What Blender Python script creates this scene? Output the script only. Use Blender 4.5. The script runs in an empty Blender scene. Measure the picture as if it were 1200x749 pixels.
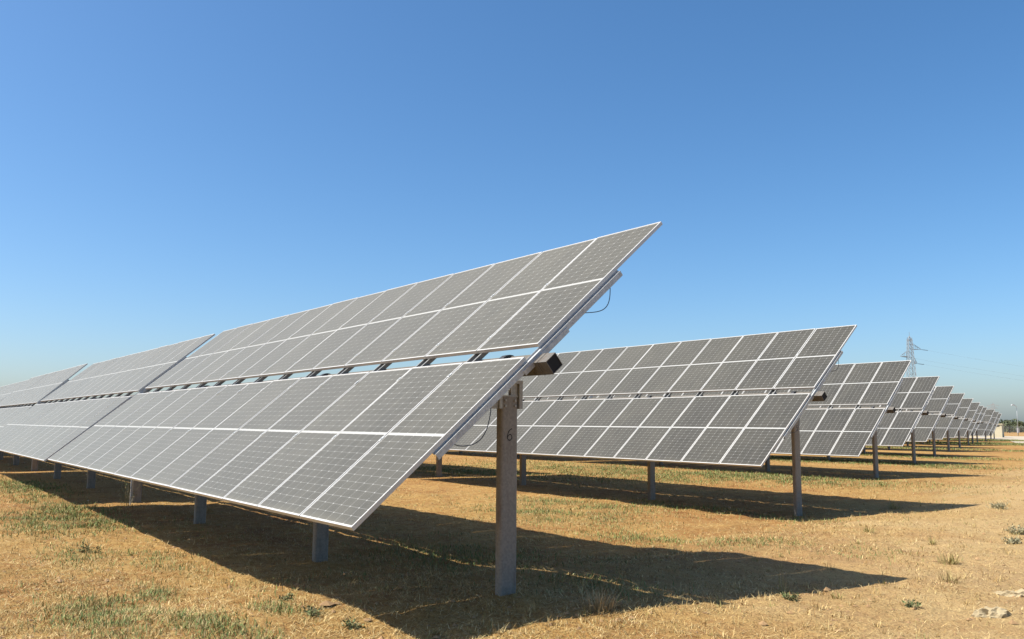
import bpy, bmesh, math, random
import numpy as np
from mathutils import Vector, Matrix

random.seed(7)
rng = np.random.default_rng(11)
R = math.radians
SC = bpy.context.scene
COL = SC.collection

# ------------------------------------------------------------------ camera
CAM_H = 1.55
PITCH, YAW, ROLL = R(7.043), R(-52.985), R(0.396)
cam = bpy.data.cameras.new("camera")
cam.sensor_width = 36.0
cam.lens = 989.25 / 1200 * 36
cam.clip_start = 0.05
cam.clip_end = 6000
cam_o = bpy.data.objects.new("camera", cam)
COL.objects.link(cam_o)
fwd = Vector((math.sin(YAW) * math.cos(PITCH), math.cos(YAW) * math.cos(PITCH), math.sin(PITCH)))
rt = Vector((math.cos(YAW), -math.sin(YAW), 0))
up = rt.cross(fwd)
rt2 = rt * math.cos(ROLL) + up * math.sin(ROLL)
up2 = -rt * math.sin(ROLL) + up * math.cos(ROLL)
m = Matrix((rt2, up2, -fwd)).transposed().to_4x4()
m.translation = (0, 0, CAM_H)
cam_o.matrix_world = m
SC.camera = cam_o

# ------------------------------------------------------------------ sky, sun, exposure
SUN = Vector((-1.14, -2.45, 3.6)).normalized()      # direction towards the sun
EL = math.asin(SUN.z)
AZ = math.atan2(SUN.x, SUN.y)
w = bpy.data.worlds.new("World")
SC.world = w
w.use_nodes = True
nt = w.node_tree
sky = nt.nodes.new("ShaderNodeTexSky")
sky.sky_type = 'NISHITA'
sky.sun_disc = False
sky.sun_elevation = EL
sky.sun_rotation = AZ % (2 * math.pi)
sky.altitude = 0
sky.air_density = 0.9
sky.dust_density = 1.5
sky.ozone_density = 5.0
bg = nt.nodes["Background"]
bg.inputs[1].default_value = 0.102
hs = nt.nodes.new('ShaderNodeHueSaturation')
hs.inputs['Saturation'].default_value = 1.18
hs.inputs['Hue'].default_value = 0.496
nt.links.new(sky.outputs[0], hs.inputs['Color'])
nt.links.new(hs.outputs[0], bg.inputs[0])
sl = bpy.data.lights.new("sun", 'SUN')
sl.energy = 5.0
sl.angle = R(0.53)
sl.color = (1.0, 0.95, 0.87)
so = bpy.data.objects.new("sun", sl)
so.rotation_euler = (-SUN).to_track_quat('-Z', 'Y').to_euler()
so.location = (0, 0, 40)
COL.objects.link(so)
SC.view_settings.view_transform = 'Standard'
SC.view_settings.look = 'None'
SC.view_settings.exposure = 0.8
SC.view_settings.gamma = 1.0

# ------------------------------------------------------------------ helpers
def link(o, parent=None):
    COL.objects.link(o)
    if parent is not None:
        o.parent = parent
    return o

def mesh_from(name, verts, faces, mats, smooth=False, fmat=None):
    me = bpy.data.meshes.new(name)
    me.from_pydata([tuple(v) for v in verts], [], [tuple(f) for f in faces])
    for mm in (mats if isinstance(mats, (list, tuple)) else [mats]):
        me.materials.append(mm)
    if fmat is not None:
        me.polygons.foreach_set('material_index', fmat)
    if smooth:
        me.polygons.foreach_set('use_smooth', [True] * len(me.polygons))
    me.update()
    return me

class MB:
    """collects shapes into one mesh"""
    def __init__(self):
        self.v = []; self.f = []; self.m = []
    def add(self, vs, fs, mi=0):
        b = len(self.v)
        self.v += [tuple(x) for x in vs]
        self.f += [tuple(i + b for i in f) for f in fs]
        self.m += [mi] * len(fs)
    def box(self, x0, x1, y0, y1, z0, z1, mi=0):
        self.add([(x0,y0,z0),(x1,y0,z0),(x1,y1,z0),(x0,y1,z0),(x0,y0,z1),(x1,y0,z1),(x1,y1,z1),(x0,y1,z1)],
                 [(3,2,1,0),(4,5,6,7),(0,1,5,4),(1,2,6,5),(2,3,7,6),(3,0,4,7)], mi)
    def bar(self, a, b, wd, mi=0):
        a = Vector(a); b = Vector(b); d = (b - a).normalized()
        s = d.cross(Vector((0, 0, 1)))
        if s.length < 1e-4: s = Vector((1, 0, 0))
        s.normalize(); t = d.cross(s)
        h = wd / 2
        vs = [p + s * i * h + t * j * h for p in (a, b) for i, j in ((-1,-1),(1,-1),(1,1),(-1,1))]
        self.add(vs, [(0,1,2,3),(7,6,5,4),(0,4,5,1),(1,5,6,2),(2,6,7,3),(3,7,4,0)], mi)
    def tube(self, pts, r, n=8, mi=0, caps=True):
        pts = [Vector(p) for p in pts]
        rs = r if isinstance(r, (list, tuple)) else [r] * len(pts)
        b = len(self.v); ref = None
        for i, p in enumerate(pts):
            d = (pts[min(i+1, len(pts)-1)] - pts[max(i-1, 0)]).normalized()
            if ref is None:
                ref = d.orthogonal().normalized()
            s = (ref - d * ref.dot(d)).normalized(); ref = s; t = d.cross(s)
            for k in range(n):
                a = 2 * math.pi * k / n
                self.v.append(tuple(p + (s * math.cos(a) + t * math.sin(a)) * rs[i]))
        for i in range(len(pts) - 1):
            for k in range(n):
                k2 = (k + 1) % n
                self.f.append((b+i*n+k, b+i*n+k2, b+(i+1)*n+k2, b+(i+1)*n+k)); self.m.append(mi)
        if caps:
            self.f.append(tuple(b+k for k in reversed(range(n)))); self.m.append(mi)
            e = b + (len(pts) - 1) * n
            self.f.append(tuple(e+k for k in range(n))); self.m.append(mi)
    def prism(self, poly, axis_fn, a0, a1, mi=0):
        """closed 2-D polygon swept from a0 to a1; axis_fn(p, a) -> 3-D"""
        n = len(poly)
        vs = [axis_fn(p, a0) for p in poly] + [axis_fn(p, a1) for p in poly]
        fs = [(i, (i+1) % n, n + (i+1) % n, n + i) for i in range(n)]
        fs += [tuple(reversed(range(n))), tuple(range(n, 2*n))]
        self.add(vs, fs, mi)
    def mesh(self, name, mats, smooth=False):
        me = mesh_from(name, self.v, self.f, mats, smooth, self.m)
        bm = bmesh.new(); bm.from_mesh(me)
        bmesh.ops.recalc_face_normals(bm, faces=bm.faces)
        bm.to_mesh(me); bm.free()
        return me
    def build(self, name, mats, parent=None, smooth=False, loc=(0,0,0)):
        o = bpy.data.objects.new(name, self.mesh(name, mats, smooth))
        o.location = loc
        return link(o, parent)

def tag(o, label=None, cat=None, group=None, kind=None):
    if label: o["label"] = label
    if cat: o["category"] = cat
    if group: o["group"] = group
    if kind: o["kind"] = kind
    return o

def empty(name, loc, rz=0.0):
    o = bpy.data.objects.new(name, None)
    o.empty_display_size = 0.2
    o.location = loc; o.rotation_euler = (0, 0, rz)
    return link(o)

def vnoise(x, y, seed=0):
    """smooth value noise, numpy"""
    xi = np.floor(x).astype(np.int64); yi = np.floor(y).astype(np.int64)
    xf = x - xi; yf = y - yi
    u = xf * xf * (3 - 2 * xf); v = yf * yf * (3 - 2 * yf)
    def h(a, b):
        n = (a * 374761393 + b * 668265263 + seed * 144665) & 0x7fffffff
        n = ((n ^ (n >> 13)) * 1274126177) & 0x7fffffff
        n = n ^ (n >> 16)
        return (n & 0xffff) / 65535.0
    return (h(xi, yi) * (1-u) + h(xi+1, yi) * u) * (1-v) + (h(xi, yi+1) * (1-u) + h(xi+1, yi+1) * u) * v

def fbm(x, y, seed=0, o=4):
    s = 0; a = 0.5; t = 0
    for i in range(o):
        s = s + a * vnoise(x * 2**i + 17.3*i, y * 2**i - 9.1*i, seed + i); t += a; a *= 0.5
    return s / t

def sstep(a, b, x):
    t = np.clip((x - a) / (b - a), 0, 1); return t * t * (3 - 2 * t)

def ground_h(x, y, fine=True):
    x = np.asarray(x, float); y = np.asarray(y, float)
    h = -0.17 * sstep(-6.6, -9.4, x) * (1 - sstep(17, 24, y))
    h = h - 0.11 * np.exp(-((x + 5.45) / 1.0) ** 2 - ((y - 3.15) / .75) ** 2) + 0.04 * np.exp(-((x + 6.2) / .7) ** 2 - ((y - 4.75) / .5) ** 2)
    h = h + 0.10 * (fbm(x * 0.25, y * 0.25, 3, 3) - 0.5) * sstep(1, 4, np.hypot(x, y)) * (1 - sstep(60, 110, np.hypot(x, y)))
    if fine:
        near = 1 - sstep(18, 30, np.hypot(x, y))
        h = h + near * (0.075 * (fbm(x * 1.7, y * 1.7, 8, 3) - 0.5) + 0.036 * (fbm(x * 7, y * 7, 21, 3) - 0.5))
    return h

def gz(x, y):
    return float(ground_h(np.array([x]), np.array([y]))[0])

# ------------------------------------------------------------------ node helpers
def new_mat(name):
    mt = bpy.data.materials.new(name); mt.use_nodes = True
    n = mt.node_tree.nodes; l = mt.node_tree.links
    return mt, n, l, n["Principled BSDF"]

class NG:
    def __init__(self, n, l): self.n = n; self.l = l
    def _in(self, sock, v):
        if isinstance(v, (int, float)): sock.default_value = v
        elif isinstance(v, tuple): sock.default_value = v
        else: self.l.new(v, sock)
    def math(self, op, a, b=None, c=None, clamp=False):
        nd = self.n.new("ShaderNodeMath"); nd.operation = op; nd.use_clamp = clamp
        self._in(nd.inputs[0], a)
        if b is not None: self._in(nd.inputs[1], b)
        if c is not None: self._in(nd.inputs[2], c)
        return nd.outputs[0]
    def mix(self, f, a, b):
        nd = self.n.new("ShaderNodeMix"); nd.data_type = 'RGBA'
        self._in(nd.inputs[0], f)
        self._in(nd.inputs[6], a if not (isinstance(a, tuple) and len(a) == 3) else a + (1,))
        self._in(nd.inputs[7], b if not (isinstance(b, tuple) and len(b) == 3) else b + (1,))
        return nd.outputs[2]
    def noise(self, vec, scale, detail=4, rough=0.55, dist=0.0):
        nd = self.n.new("ShaderNodeTexNoise")
        self.l.new(vec, nd.inputs["Vector"])
        nd.inputs["Scale"].default_value = scale; nd.inputs["Detail"].default_value = detail
        nd.inputs["Roughness"].default_value = rough; nd.inputs["Distortion"].default_value = dist
        return nd.outputs[0]
    def ramp(self, v, stops):
        nd = self.n.new("ShaderNodeValToRGB"); self.l.new(v, nd.inputs[0])
        e = nd.color_ramp.elements
        while len(e) < len(stops): e.new(0.5)
        for i, (p, c) in enumerate(stops):
            e[i].position = p; e[i].color = c if len(c) == 4 else c + (1,)
        return nd.outputs[0]
    def step(self, v, a, b):
        nd = self.n.new("ShaderNodeMapRange"); nd.interpolation_type = 'SMOOTHSTEP'
        self.l.new(v, nd.inputs[0])
        nd.inputs[1].default_value = a; nd.inputs[2].default_value = b
        return nd.outputs[0]
    def coord(self, which="Object"):
        return self.n.new("ShaderNodeTexCoord").outputs[which]
    def bump(self, h, strength, dist):
        nd = self.n.new("ShaderNodeBump"); self.l.new(h, nd.inputs["Height"])
        nd.inputs["Strength"].default_value = strength; nd.inputs["Distance"].default_value = dist
        return nd.outputs[0]

def simple(name, col, rough=0.6, metal=0.0, var=0.12, scale=6.0, col2=None):
    mt, n, l, p = new_mat(name); g = NG(n, l)
    c = g.coord()
    nz = g.noise(c, scale, 5, 0.6)
    dark = col2 or tuple(x * (1 - 2 * var) for x in col)
    lite = tuple(min(1, x * (1 + var)) for x in col)
    l.new(g.ramp(nz, [(0.3, dark), (0.7, lite)]), p.inputs["Base Color"])
    p.inputs["Roughness"].default_value = rough; p.inputs["Metallic"].default_value = metal
    return mt

# ------------------------------------------------------------------ module dimensions (metres)
PW = 0.958          # pitch of panels along the table
MW = 0.943          # panel width
ML = 2.094          # panel length along the slope
GAP = 0.19          # slot along the middle of a table
NM = 14             # panels per half
LIP = 0.014

def make_cell_material():
    mt, n, l, p = new_mat("dusty_silicon_cells"); g = NG(n, l)
    c = g.coord()
    sx = n.new("ShaderNodeSeparateXYZ"); l.new(c, sx.inputs[0])
    x, y = sx.outputs[0], sx.outputs[1]
    mx = 0.020
    cw = (MW - 2 * mx) / 6
    half = (ML - 0.040 - 0.032) / 2
    ch = half / 12
    # columns
    u = g.math('DIVIDE', g.math('SUBTRACT', x, mx), cw)
    fu = g.math('FRACT', u)
    du = g.math('MULTIPLY', g.math('SUBTRACT', 0.5, g.math('ABSOLUTE', g.math('SUBTRACT', fu, 0.5))), cw)   # distance to column edge
    # rows: mirror about the centre line
    yc = g.math('SUBTRACT', g.math('ABSOLUTE', g.math('SUBTRACT', y, ML / 2)), 0.016)
    v = g.math('DIVIDE', yc, ch)
    fv = g.math('FRACT', v)
    dv = g.math('MULTIPLY', g.math('SUBTRACT', 0.5, g.math('ABSOLUTE', g.math('SUBTRACT', fv, 0.5))), ch)
    l_col = g.math('LESS_THAN', du, 0.0016)
    l_row = g.math('LESS_THAN', dv, 0.0013)
    l_dia = g.math('LESS_THAN', g.math('ADD', du, dv), 0.0085)
    l_mid = g.math('LESS_THAN', yc, 0.0)
    ex = g.math('SUBTRACT', MW / 2, g.math('ABSOLUTE', g.math('SUBTRACT', x, MW / 2)))
    ey = g.math('SUBTRACT', ML / 2, g.math('ABSOLUTE', g.math('SUBTRACT', y, ML / 2)))
    l_edge = g.math('LESS_THAN', g.math('MINIMUM', ex, ey), 0.020)
    line_ = g.math('MAXIMUM', l_col, l_row)
    white = g.math('MAXIMUM', l_dia, g.math('MAXIMUM', l_mid, l_edge))
    # bus bars (five per cell, along the slope)
    fb = g.math('FRACT', g.math('MULTIPLY', fu, 5.0))
    db = g.math('MULTIPLY', g.math('ABSOLUTE', g.math('SUBTRACT', fb, 0.5)), cw / 5)
    bus = g.math('LESS_THAN', db, 0.0010)
    # tone differences between cells
    wn = n.new("ShaderNodeTexWhiteNoise"); wn.noise_dimensions = '3D'
    cmb = n.new("ShaderNodeCombineXYZ")
    l.new(g.math('FLOOR', u), cmb.inputs[0]); l.new(g.math('FLOOR', g.math('DIVIDE', y, ch)), cmb.inputs[1])
    oi = n.new("ShaderNodeObjectInfo"); l.new(g.math('MULTIPLY', oi.outputs["Random"], 91.0), cmb.inputs[2])
    l.new(cmb.outputs[0], wn.inputs[0])
    cell = g.mix(wn.outputs[0], (0.022, 0.022, 0.021), (0.031, 0.030, 0.028))
    cell = g.mix(bus, cell, (0.098, 0.098, 0.098))
    colr = g.mix(line_, cell, (0.22, 0.22, 0.21))
    colr = g.mix(white, colr, (0.38, 0.38, 0.365))
    # dust film: an even grey beige veil with streaks running down the slope, a little thicker at the lower edge
    mp = n.new("ShaderNodeMapping"); mp.inputs["Scale"].default_value = (9.0, 0.9, 1.0)
    geo = n.new("ShaderNodeNewGeometry"); l.new(geo.outputs["Position"], mp.inputs[0])
    st = g.noise(mp.outputs[0], 1.0, 5, 0.6)
    bl = g.noise(geo.outputs["Position"], 0.9, 4, 0.6)
    low = g.math('MULTIPLY', g.step(y, 0.10, 0.0), 0.10)
    d = g.math('ADD', g.math('MULTIPLY', st, 0.12), g.math('MULTIPLY', bl, 0.10))
    d = g.math('ADD', d, g.math('MULTIPLY', oi.outputs["Random"], 0.022))
    d = g.math('ADD', g.math('ADD', d, DUST), low, clamp=True)
    # film thicker at grazing angles; also carries sky sheen put into its colour
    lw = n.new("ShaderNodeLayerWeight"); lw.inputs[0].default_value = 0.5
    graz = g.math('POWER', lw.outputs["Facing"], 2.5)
    d2 = g.math('ADD', d, g.math('MULTIPLY', graz, DUST_SHEEN), clamp=True)
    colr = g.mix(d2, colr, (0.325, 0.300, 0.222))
    l.new(colr, p.inputs["Base Color"])
    p.inputs["Roughness"].default_value = 0.36
    p.inputs["IOR"].default_value = 1.42
    p.inputs["Specular IOR Level"].default_value = 0.14
    return mt
DUST, DUST_SHEEN = -0.095, 0.53
M_CELL = make_cell_material()
M_BACK = simple("white_backsheet", (0.508, 0.508, 0.492), 0.6)
M_FRAME = simple("anodised_aluminium", (0.55, 0.535, 0.495), 0.42, 0.3, 0.05, 3.0)

def galvanised(name, base, rustc, rust_amt, metal=0.45):
    mt, n, l, p = new_mat(name); g = NG(n, l)
    c = g.coord()
    vo = n.new("ShaderNodeTexVoronoi"); vo.inputs["Scale"].default_value = 55
    l.new(c, vo.inputs["Vector"])
    sp = n.new("ShaderNodeSeparateColor"); l.new(vo.outputs["Color"], sp.inputs[0])
    k = g.mix(sp.outputs[0], tuple(x * 0.86 for x in base), tuple(x * 1.1 for x in base))
    mp = n.new("ShaderNodeMapping"); mp.inputs["Scale"].default_value = (6, 6, 1.2); l.new(c, mp.inputs[0])
    st = g.noise(mp.outputs[0], 2.2, 6, 0.65)
    k = g.mix(g.math('MULTIPLY', g.step(st, 0.5, 0.72), rust_amt), k, rustc)
    l.new(k, p.inputs["Base Color"])
    p.inputs["Metallic"].default_value = metal
    l.new(g.math('ADD', g.math('MULTIPLY', st, 0.25), 0.42), p.inputs["Roughness"])
    return mt
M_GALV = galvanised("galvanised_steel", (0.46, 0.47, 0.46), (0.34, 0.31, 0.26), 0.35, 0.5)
M_RAIL = galvanised("shaded_rail_steel", (0.20, 0.20, 0.19), (0.15, 0.13, 0.10), 0.4, 0.2)  # darker than the other steel: shade under the panels is in the colour
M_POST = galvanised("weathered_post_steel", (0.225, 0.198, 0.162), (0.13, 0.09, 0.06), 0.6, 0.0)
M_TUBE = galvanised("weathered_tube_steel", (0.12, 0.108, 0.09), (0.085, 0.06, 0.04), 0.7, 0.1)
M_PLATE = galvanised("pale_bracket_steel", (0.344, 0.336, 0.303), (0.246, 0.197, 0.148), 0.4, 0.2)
M_DARK = simple("black_plastic", (0.03, 0.03, 0.032), 0.5)
M_HOLE = simple("tube_end_darkness", (0.010, 0.010, 0.010), 0.85)  # near-black stands for the darkness inside the open tube end
M_CABLE = simple("cable_rubber", (0.025, 0.035, 0.06), 0.45)
M_PAINT = simple("black_marker_paint", (0.015, 0.014, 0.013), 0.6)

# ------------------------------------------------------------------ ground
GREEN = [(-16.4, 3.1, 1.6, 0.5, 1.0), (-16.5, 2.2, 1.8, 0.45, 0.5), (-9.1, 2.38, .5, .16, 1.0), (-8.35, 1.75, .75, .28, .8),
         (-6.6, 2.2, .75, .22, .75), (-7.3, 1.55, .6, .25, .6), (-5.75, 2.45, .5, .15, .4), (-24.9, 17.3, 5, 1.6, .35), (-23.0, 20.9, 5, 1.6, .4), (-15.9, 22.1, 3.0, 1.0, 1.0),
         (-12.7, 10.6, 1.6, .9, .5), (-9.3, 9.6, 1.1, .5, .35), (-13.9, 12.4, 1.6, .7, .5), (-18.5, 20, 2.5, .9, .5), (-11.6, 13.9, 2.5, .5, .35), (-6.3, 5.7, .7, .4, .3), (-9.4, 6.3, 1.5, .8, .35), (-11.5, 3.0, 1.2, .35, .35),
         (-7.2, 9.9, 1.2, .5, .3), (-25, 34, 6, 1.5, .6), (-18, 33.5, 3, 1, .6), (-23.0, 43.5, 4, 1.5, .5), (-19.5, 3.2, 2.5, .5, .7), (-26, 3.3, 3, .6, .7), (-12.2, 2.3, .9, .3, .4), (-7.1, 2.9, .4, .15, .55), (-33, 60, 9, 1.5, .5), (-40, 80, 9, 2, .6), (-48, 105, 8, 3, .8), (-37, 84, 5, 3, .7)]
def green_mask(x, y):
    s = np.zeros_like(x)
    for cx, cy, rx, ry, a in GREEN:
        q = ((x - cx) / rx) ** 2 + ((y - cy) / ry) ** 2
        s = np.maximum(s, a * np.exp(-q))
    br = fbm(x * 1.6, y * 1.6, 44, 3)
    s = s * (0.35 + 1.3 * sstep(0.35, 0.6, br))
    s = s + 0.35 * sstep(0.66, 0.76, fbm(x * 0.8 + 9, y * 0.8, 51, 4)) * sstep(-4.5, -7.5, x)
    return np.clip(s, 0, 1)

PALE = [(-3.5, 7.8, .55, .5, 1), (-4.3, 9.4, .5, .8, .8), (-5.2, 11.2, .8, .9, .5), (-7.6, 13.6, 1.2, .6, .6), (-5.0, 6.4, .6, .35, .5), (-6.0, 14.6, 1.0, 1.2, .5), (-9.3, 22, 1.5, 2.5, .5), (-3.0, 6.2, .6, .6, .5), (-13.5, 31, 2, 3, .5)]

def axis_pts(lo, hi, step, far, grow=1.12):
    a = list(np.arange(lo, hi + 1e-6, step))
    s = step; p = hi
    while p < far:
        s *= grow; p += s; a.append(p)
    s = step; p = lo; pre = []
    while p > -far:
        s *= grow; p -= s; pre.append(p)
    return np.array(pre[::-1] + a)

def make_ground():
    xs = axis_pts(-17.0, -1.5, 0.05, 4000)
    ys = axis_pts(1.0, 13.0, 0.05, 4000)
    X, Y = np.meshgrid(xs, ys)
    Z = ground_h(X, Y)
    nx, ny = len(xs), len(ys)
    V = np.stack([X.ravel(), Y.ravel(), Z.ravel()], 1)
    me = bpy.data.meshes.new("ground")
    idx = np.arange(nx * ny).reshape(ny, nx)
    F = np.stack([idx[:-1, :-1], idx[:-1, 1:], idx[1:, 1:], idx[1:, :-1]], -1).reshape(-1, 4)
    me.vertices.add(len(V)); me.vertices.foreach_set('co', V.ravel())
    me.loops.add(F.size); me.loops.foreach_set('vertex_index', F.ravel())
    me.polygons.add(len(F)); me.polygons.foreach_set('loop_start', np.arange(len(F)) * 4)
    me.polygons.foreach_set('use_smooth', np.ones(len(F), bool))
    me.update(calc_edges=True)
    at = me.attributes.new("green", 'FLOAT', 'POINT')
    at.data.foreach_set('value', green_mask(X, Y).ravel())
    pl = np.zeros_like(X)
    for cx, cy, rx, ry, a in PALE:
        pl = np.maximum(pl, a * np.exp(-((X - cx) / rx) ** 2 - ((Y - cy) / ry) ** 2))
    broad = sstep(-9.0, -4.5, X + .25 * (Y - 8)) * sstep(4.2, 7.5, Y) * (.55 + .8 * fbm(X * .5, Y * .5, 91, 3))
    pl = np.clip(broad * .9 + pl * (0.2 + 1.6 * sstep(.40, .62, fbm(X * 2.1, Y * 2.1, 63, 4))), 0, 1)
    at = me.attributes.new("pale", 'FLOAT', 'POINT')
    at.data.foreach_set('value', pl.ravel())
    o = bpy.data.objects.new("ground", me); link(o)
    tag(o, kind="structure")
    mt, n, l, p = new_mat("dry_soil_and_straw"); g = NG(n, l)
    c = g.coord()
    big = g.noise(c, 0.16, 4, 0.6)
    mid = g.noise(c, 1.1, 5, 0.65, 0.4)
    fine = g.noise(c, 9.0, 6, 0.7, 0.3)
    vfine = g.noise(c, 55.0, 4, 0.7)
    soil = g.ramp(mid, [(0.28, (0.214, 0.095, 0.028)), (0.5, (0.307, 0.150, 0.046)), (0.72, (0.370, 0.201, 0.066))])
    straw = g.ramp(fine, [(0.3, (0.257, 0.143, 0.042)), (0.5, (0.370, 0.223, 0.071)), (0.7, (0.484, 0.317, 0.117))])
    sm = g.math('ADD', g.math('MULTIPLY', mid, 0.5), g.math('ADD', g.math('MULTIPLY', big, 0.7), g.math('MULTIPLY', fine, 0.5)))
    k = g.mix(g.step(sm, 0.68, 0.98), soil, straw)
    pale = g.noise(c, 0.55, 5, 0.7, 0.8)
    k = g.mix(g.math('MULTIPLY', g.step(pale, 0.58, 0.72), 0.55), k, (0.470, 0.317, 0.132))
    a2 = n.new("ShaderNodeAttribute"); a2.attribute_name = "pale"
    k = g.mix(g.math('MULTIPLY', a2.outputs["Fac"], 0.55), k, (0.52, 0.385, 0.195))
    dk = g.math('MULTIPLY', g.step(vfine, 0.54, 0.34), 0.55)
    k = g.mix(dk, k, (0.113, 0.053, 0.017))
    lt = g.math('MULTIPLY', g.step(vfine, 0.56, 0.70), 0.45)
    k = g.mix(lt, k, (0.527, 0.356, 0.146))
    a = n.new("ShaderNodeAttribute"); a.attribute_name = "green"
    gm = g.math('MULTIPLY', a.outputs["Fac"], g.step(fine, 0.36, 0.60))
    k = g.mix(g.math('MULTIPLY', gm, 0.75), k, (0.076, 0.086, 0.030))
    l.new(k, p.inputs["Base Color"])
    p.inputs["Roughness"].default_value = 0.95
    p.inputs["Specular IOR Level"].default_value = 0.15
    hh = g.math('ADD', g.math('MULTIPLY', fine, 0.6), g.math('MULTIPLY', vfine, 0.4))
    l.new(g.bump(hh, 1.0, 0.06), p.inputs["Normal"])
    me.materials.append(mt)
    return o
make_ground()

def sheet(name, poly, z, mat):
    o = bpy.data.objects.new(name, mesh_from(name, [(x, y, z) for x, y in poly], [tuple(range(len(poly)))], mat))
    link(o); tag(o, kind="structure")
    return o
M_ROAD = simple("pale_gravel", (0.40, 0.335, 0.24), 0.9, 0, 0.10, 0.8)
def make_road():
    near = [(-10.0, 36), (-17.5, 51), (-27.5, 69), (-36, 88), (-43.5, 104), (-50.5, 116), (-56, 123), (-66, 129), (-90, 138), (-160, 160)]
    far = [(-160, 176), (-95, 163), (-72, 159), (-58, 160), (-45, 140), (-36, 112), (-28, 86), (-18, 62), (-6, 34)]
    sheet("gravel_road", near + far, 0.012, M_ROAD)
make_road()

# ------------------------------------------------------------------ solar trackers
def build_meshes():
    D = {}
    b = MB()                                   # laminate: cell face up, backsheet below
    e = 0.004
    b.add([(e, e, -0.0025), (MW-e, e, -0.0025), (MW-e, ML-e, -0.0025), (e, ML-e, -0.0025),
           (e, e, -0.0075), (MW-e, e, -0.0075), (MW-e, ML-e, -0.0075), (e, ML-e, -0.0075)], [(0, 1, 2, 3)], 0)
    b.f += [(7, 6, 5, 4), (0, 4, 5, 1), (1, 5, 6, 2), (2, 6, 7, 3), (3, 7, 4, 0)]; b.m += [1] * 5
    b.box(MW/2-.05, MW/2+.05, ML/2-.04, ML/2+.04, -0.028, -0.008, 2)    # junction box on the back
    D['panel'] = b.mesh("solar_panel", [M_CELL, M_BACK, M_DARK])
    b = MB()
    t = 0.003
    def ring(o0, o1, z0, z1):
        x0, x1, y0, y1 = o0, MW - o0, o0, ML - o0
        X0, X1, Y0, Y1 = o1, MW - o1, o1, ML - o1
        b.box(x0, x1, y0, Y0, z0, z1); b.box(x0, x1, Y1, y1, z0, z1)
        b.box(x0, X0, Y0, Y1, z0, z1); b.box(X1, x1, Y0, Y1, z0, z1)
    ring(0, LIP, -0.0023, 0.0)                 # top lip
    ring(0, t, -0.035, -0.0023)                # side wall
    ring(t, 0.024, -0.035, -0.033)             # bottom return
    D['frame'] = b.mesh("panel_frame", M_FRAME)
    # hat-section support rail, along the slope (local y), top at n = -0.037
    def hat(wd):
        h0, h1 = -0.037, -0.088
        o = [(-wd/2-.02, h0), (-wd/2+.004, h0), (-wd/2+.004, h1+.003), (wd/2-.004, h1+.003), (wd/2-.004, h0), (wd/2+.02, h0),
             (wd/2+.02, h0-.003), (wd/2, h0-.003), (wd/2, h1), (-wd/2, h1), (-wd/2, h0-.003), (-wd/2-.02, h0-.003)]
        bb = MB(); bb.prism(o, lambda p, a: (p[0], a, p[1]), -1.32, 1.35)
        return bb
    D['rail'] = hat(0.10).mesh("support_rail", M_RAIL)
    # end rail: C-channel with its flat web outwards (local +x)
    o = [(0, -.054), (0, -.108), (-.05, -.108), (-.05, -.105), (-.003, -.105), (-.003, -.057), (-.034, -.057), (-.034, -.0365), (-.031, -.0365), (-.031, -.054)]
    bb = MB(); bb.prism(o, lambda p, a: (p[0], a, p[1]), -1.315, 1.355)
    D['end_rail'] = bb.mesh("end_rail", M_GALV)
    # clamp plate under the end rail where it crosses the tube
    bb = MB(); bb.box(.0005, .006, -.20, .45, -.126, -.078)
    D['clamp'] = bb.mesh("rail_clamp", M_GALV)
    # rail saddle (other rails)
    bb = MB(); bb.box(-.017, .017, -.03, .03, .0006, .0045); bb.box(-.006, .006, -.006, .006, .0045, .010)
    D['mid_clamp'] = bb.mesh("panel_clamp", M_GALV)
    # square torque tube; inset near-black plate paints the dark of its open end
    L0, L1 = -(NM * PW) - 0.06, 0.20
    s = 0.0675; ti = 0.006
    bb = MB()
    def sq(q): return [(-q, -q), (q, -q), (q, q), (-q, q)]
    out = sq(s); inn = sq(s - ti)
    vs = [(L0, y, z) for y, z in out] + [(L1, y, z) for y, z in out] + [(L1, y, z) for y, z in inn] + [(L1 - 0.006, y, z) for y, z in inn]
    fs = [(i, (i+1) % 4, 4+(i+1) % 4, 4+i) for i in range(4)] + [(3, 2, 1, 0)] + [(4+i, 4+(i+1) % 4, 8+(i+1) % 4, 8+i) for i in range(4)]
    bb.add(vs, fs, 0)
    b0 = 0
    bb.f += [(8+i, 8+(i+1) % 4, 12+(i+1) % 4, 12+i) for i in range(4)] + [(12, 13, 14, 15)]; bb.m += [1] * 5
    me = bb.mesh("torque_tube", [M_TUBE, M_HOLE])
    D['tube'] = me
    bb = MB()
    for x in (-0.02, 0.075):                   # band round the tube, pipe clip below
        bb.box(x, x + .006, -s-.004, s+.004, -s-.004, s+.004)
    D['band'] = bb.mesh("tube_band", M_TUBE)
    # posts: C section, web towards +x; local origin at ground, top at 1.80 above
    def arc(cx, cy, r, a0, a1, k=5):
        return [(cx + r * math.cos(a0 + (a1 - a0) * i / k), cy + r * math.sin(a0 + (a1 - a0) * i / k)) for i in range(k + 1)]
    h_ = math.pi / 2; ro, ri = .030, .025
    prof = (arc(-ro, -.095 + ro, ro, -h_, 0) + arc(-ro, .095 - ro, ro, 0, h_) +
            [(-.078, .095), (-.078, .072), (-.073, .072), (-.073, .090)] + arc(-ro, .090 - ri, ri, h_, 0) + arc(-ro, -.090 + ri, ri, 0, -h_) +
            [(-.073, -.090), (-.073, -.072), (-.078, -.072), (-.078, -.095)])
    bb = MB(); bb.prism(prof, lambda p, a: (p[0], p[1], a), -0.5, 1.80)
    me = bb.mesh("post", M_POST, True); me.set_sharp_from_angle(angle=R(40))
    D['post'] = me
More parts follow.
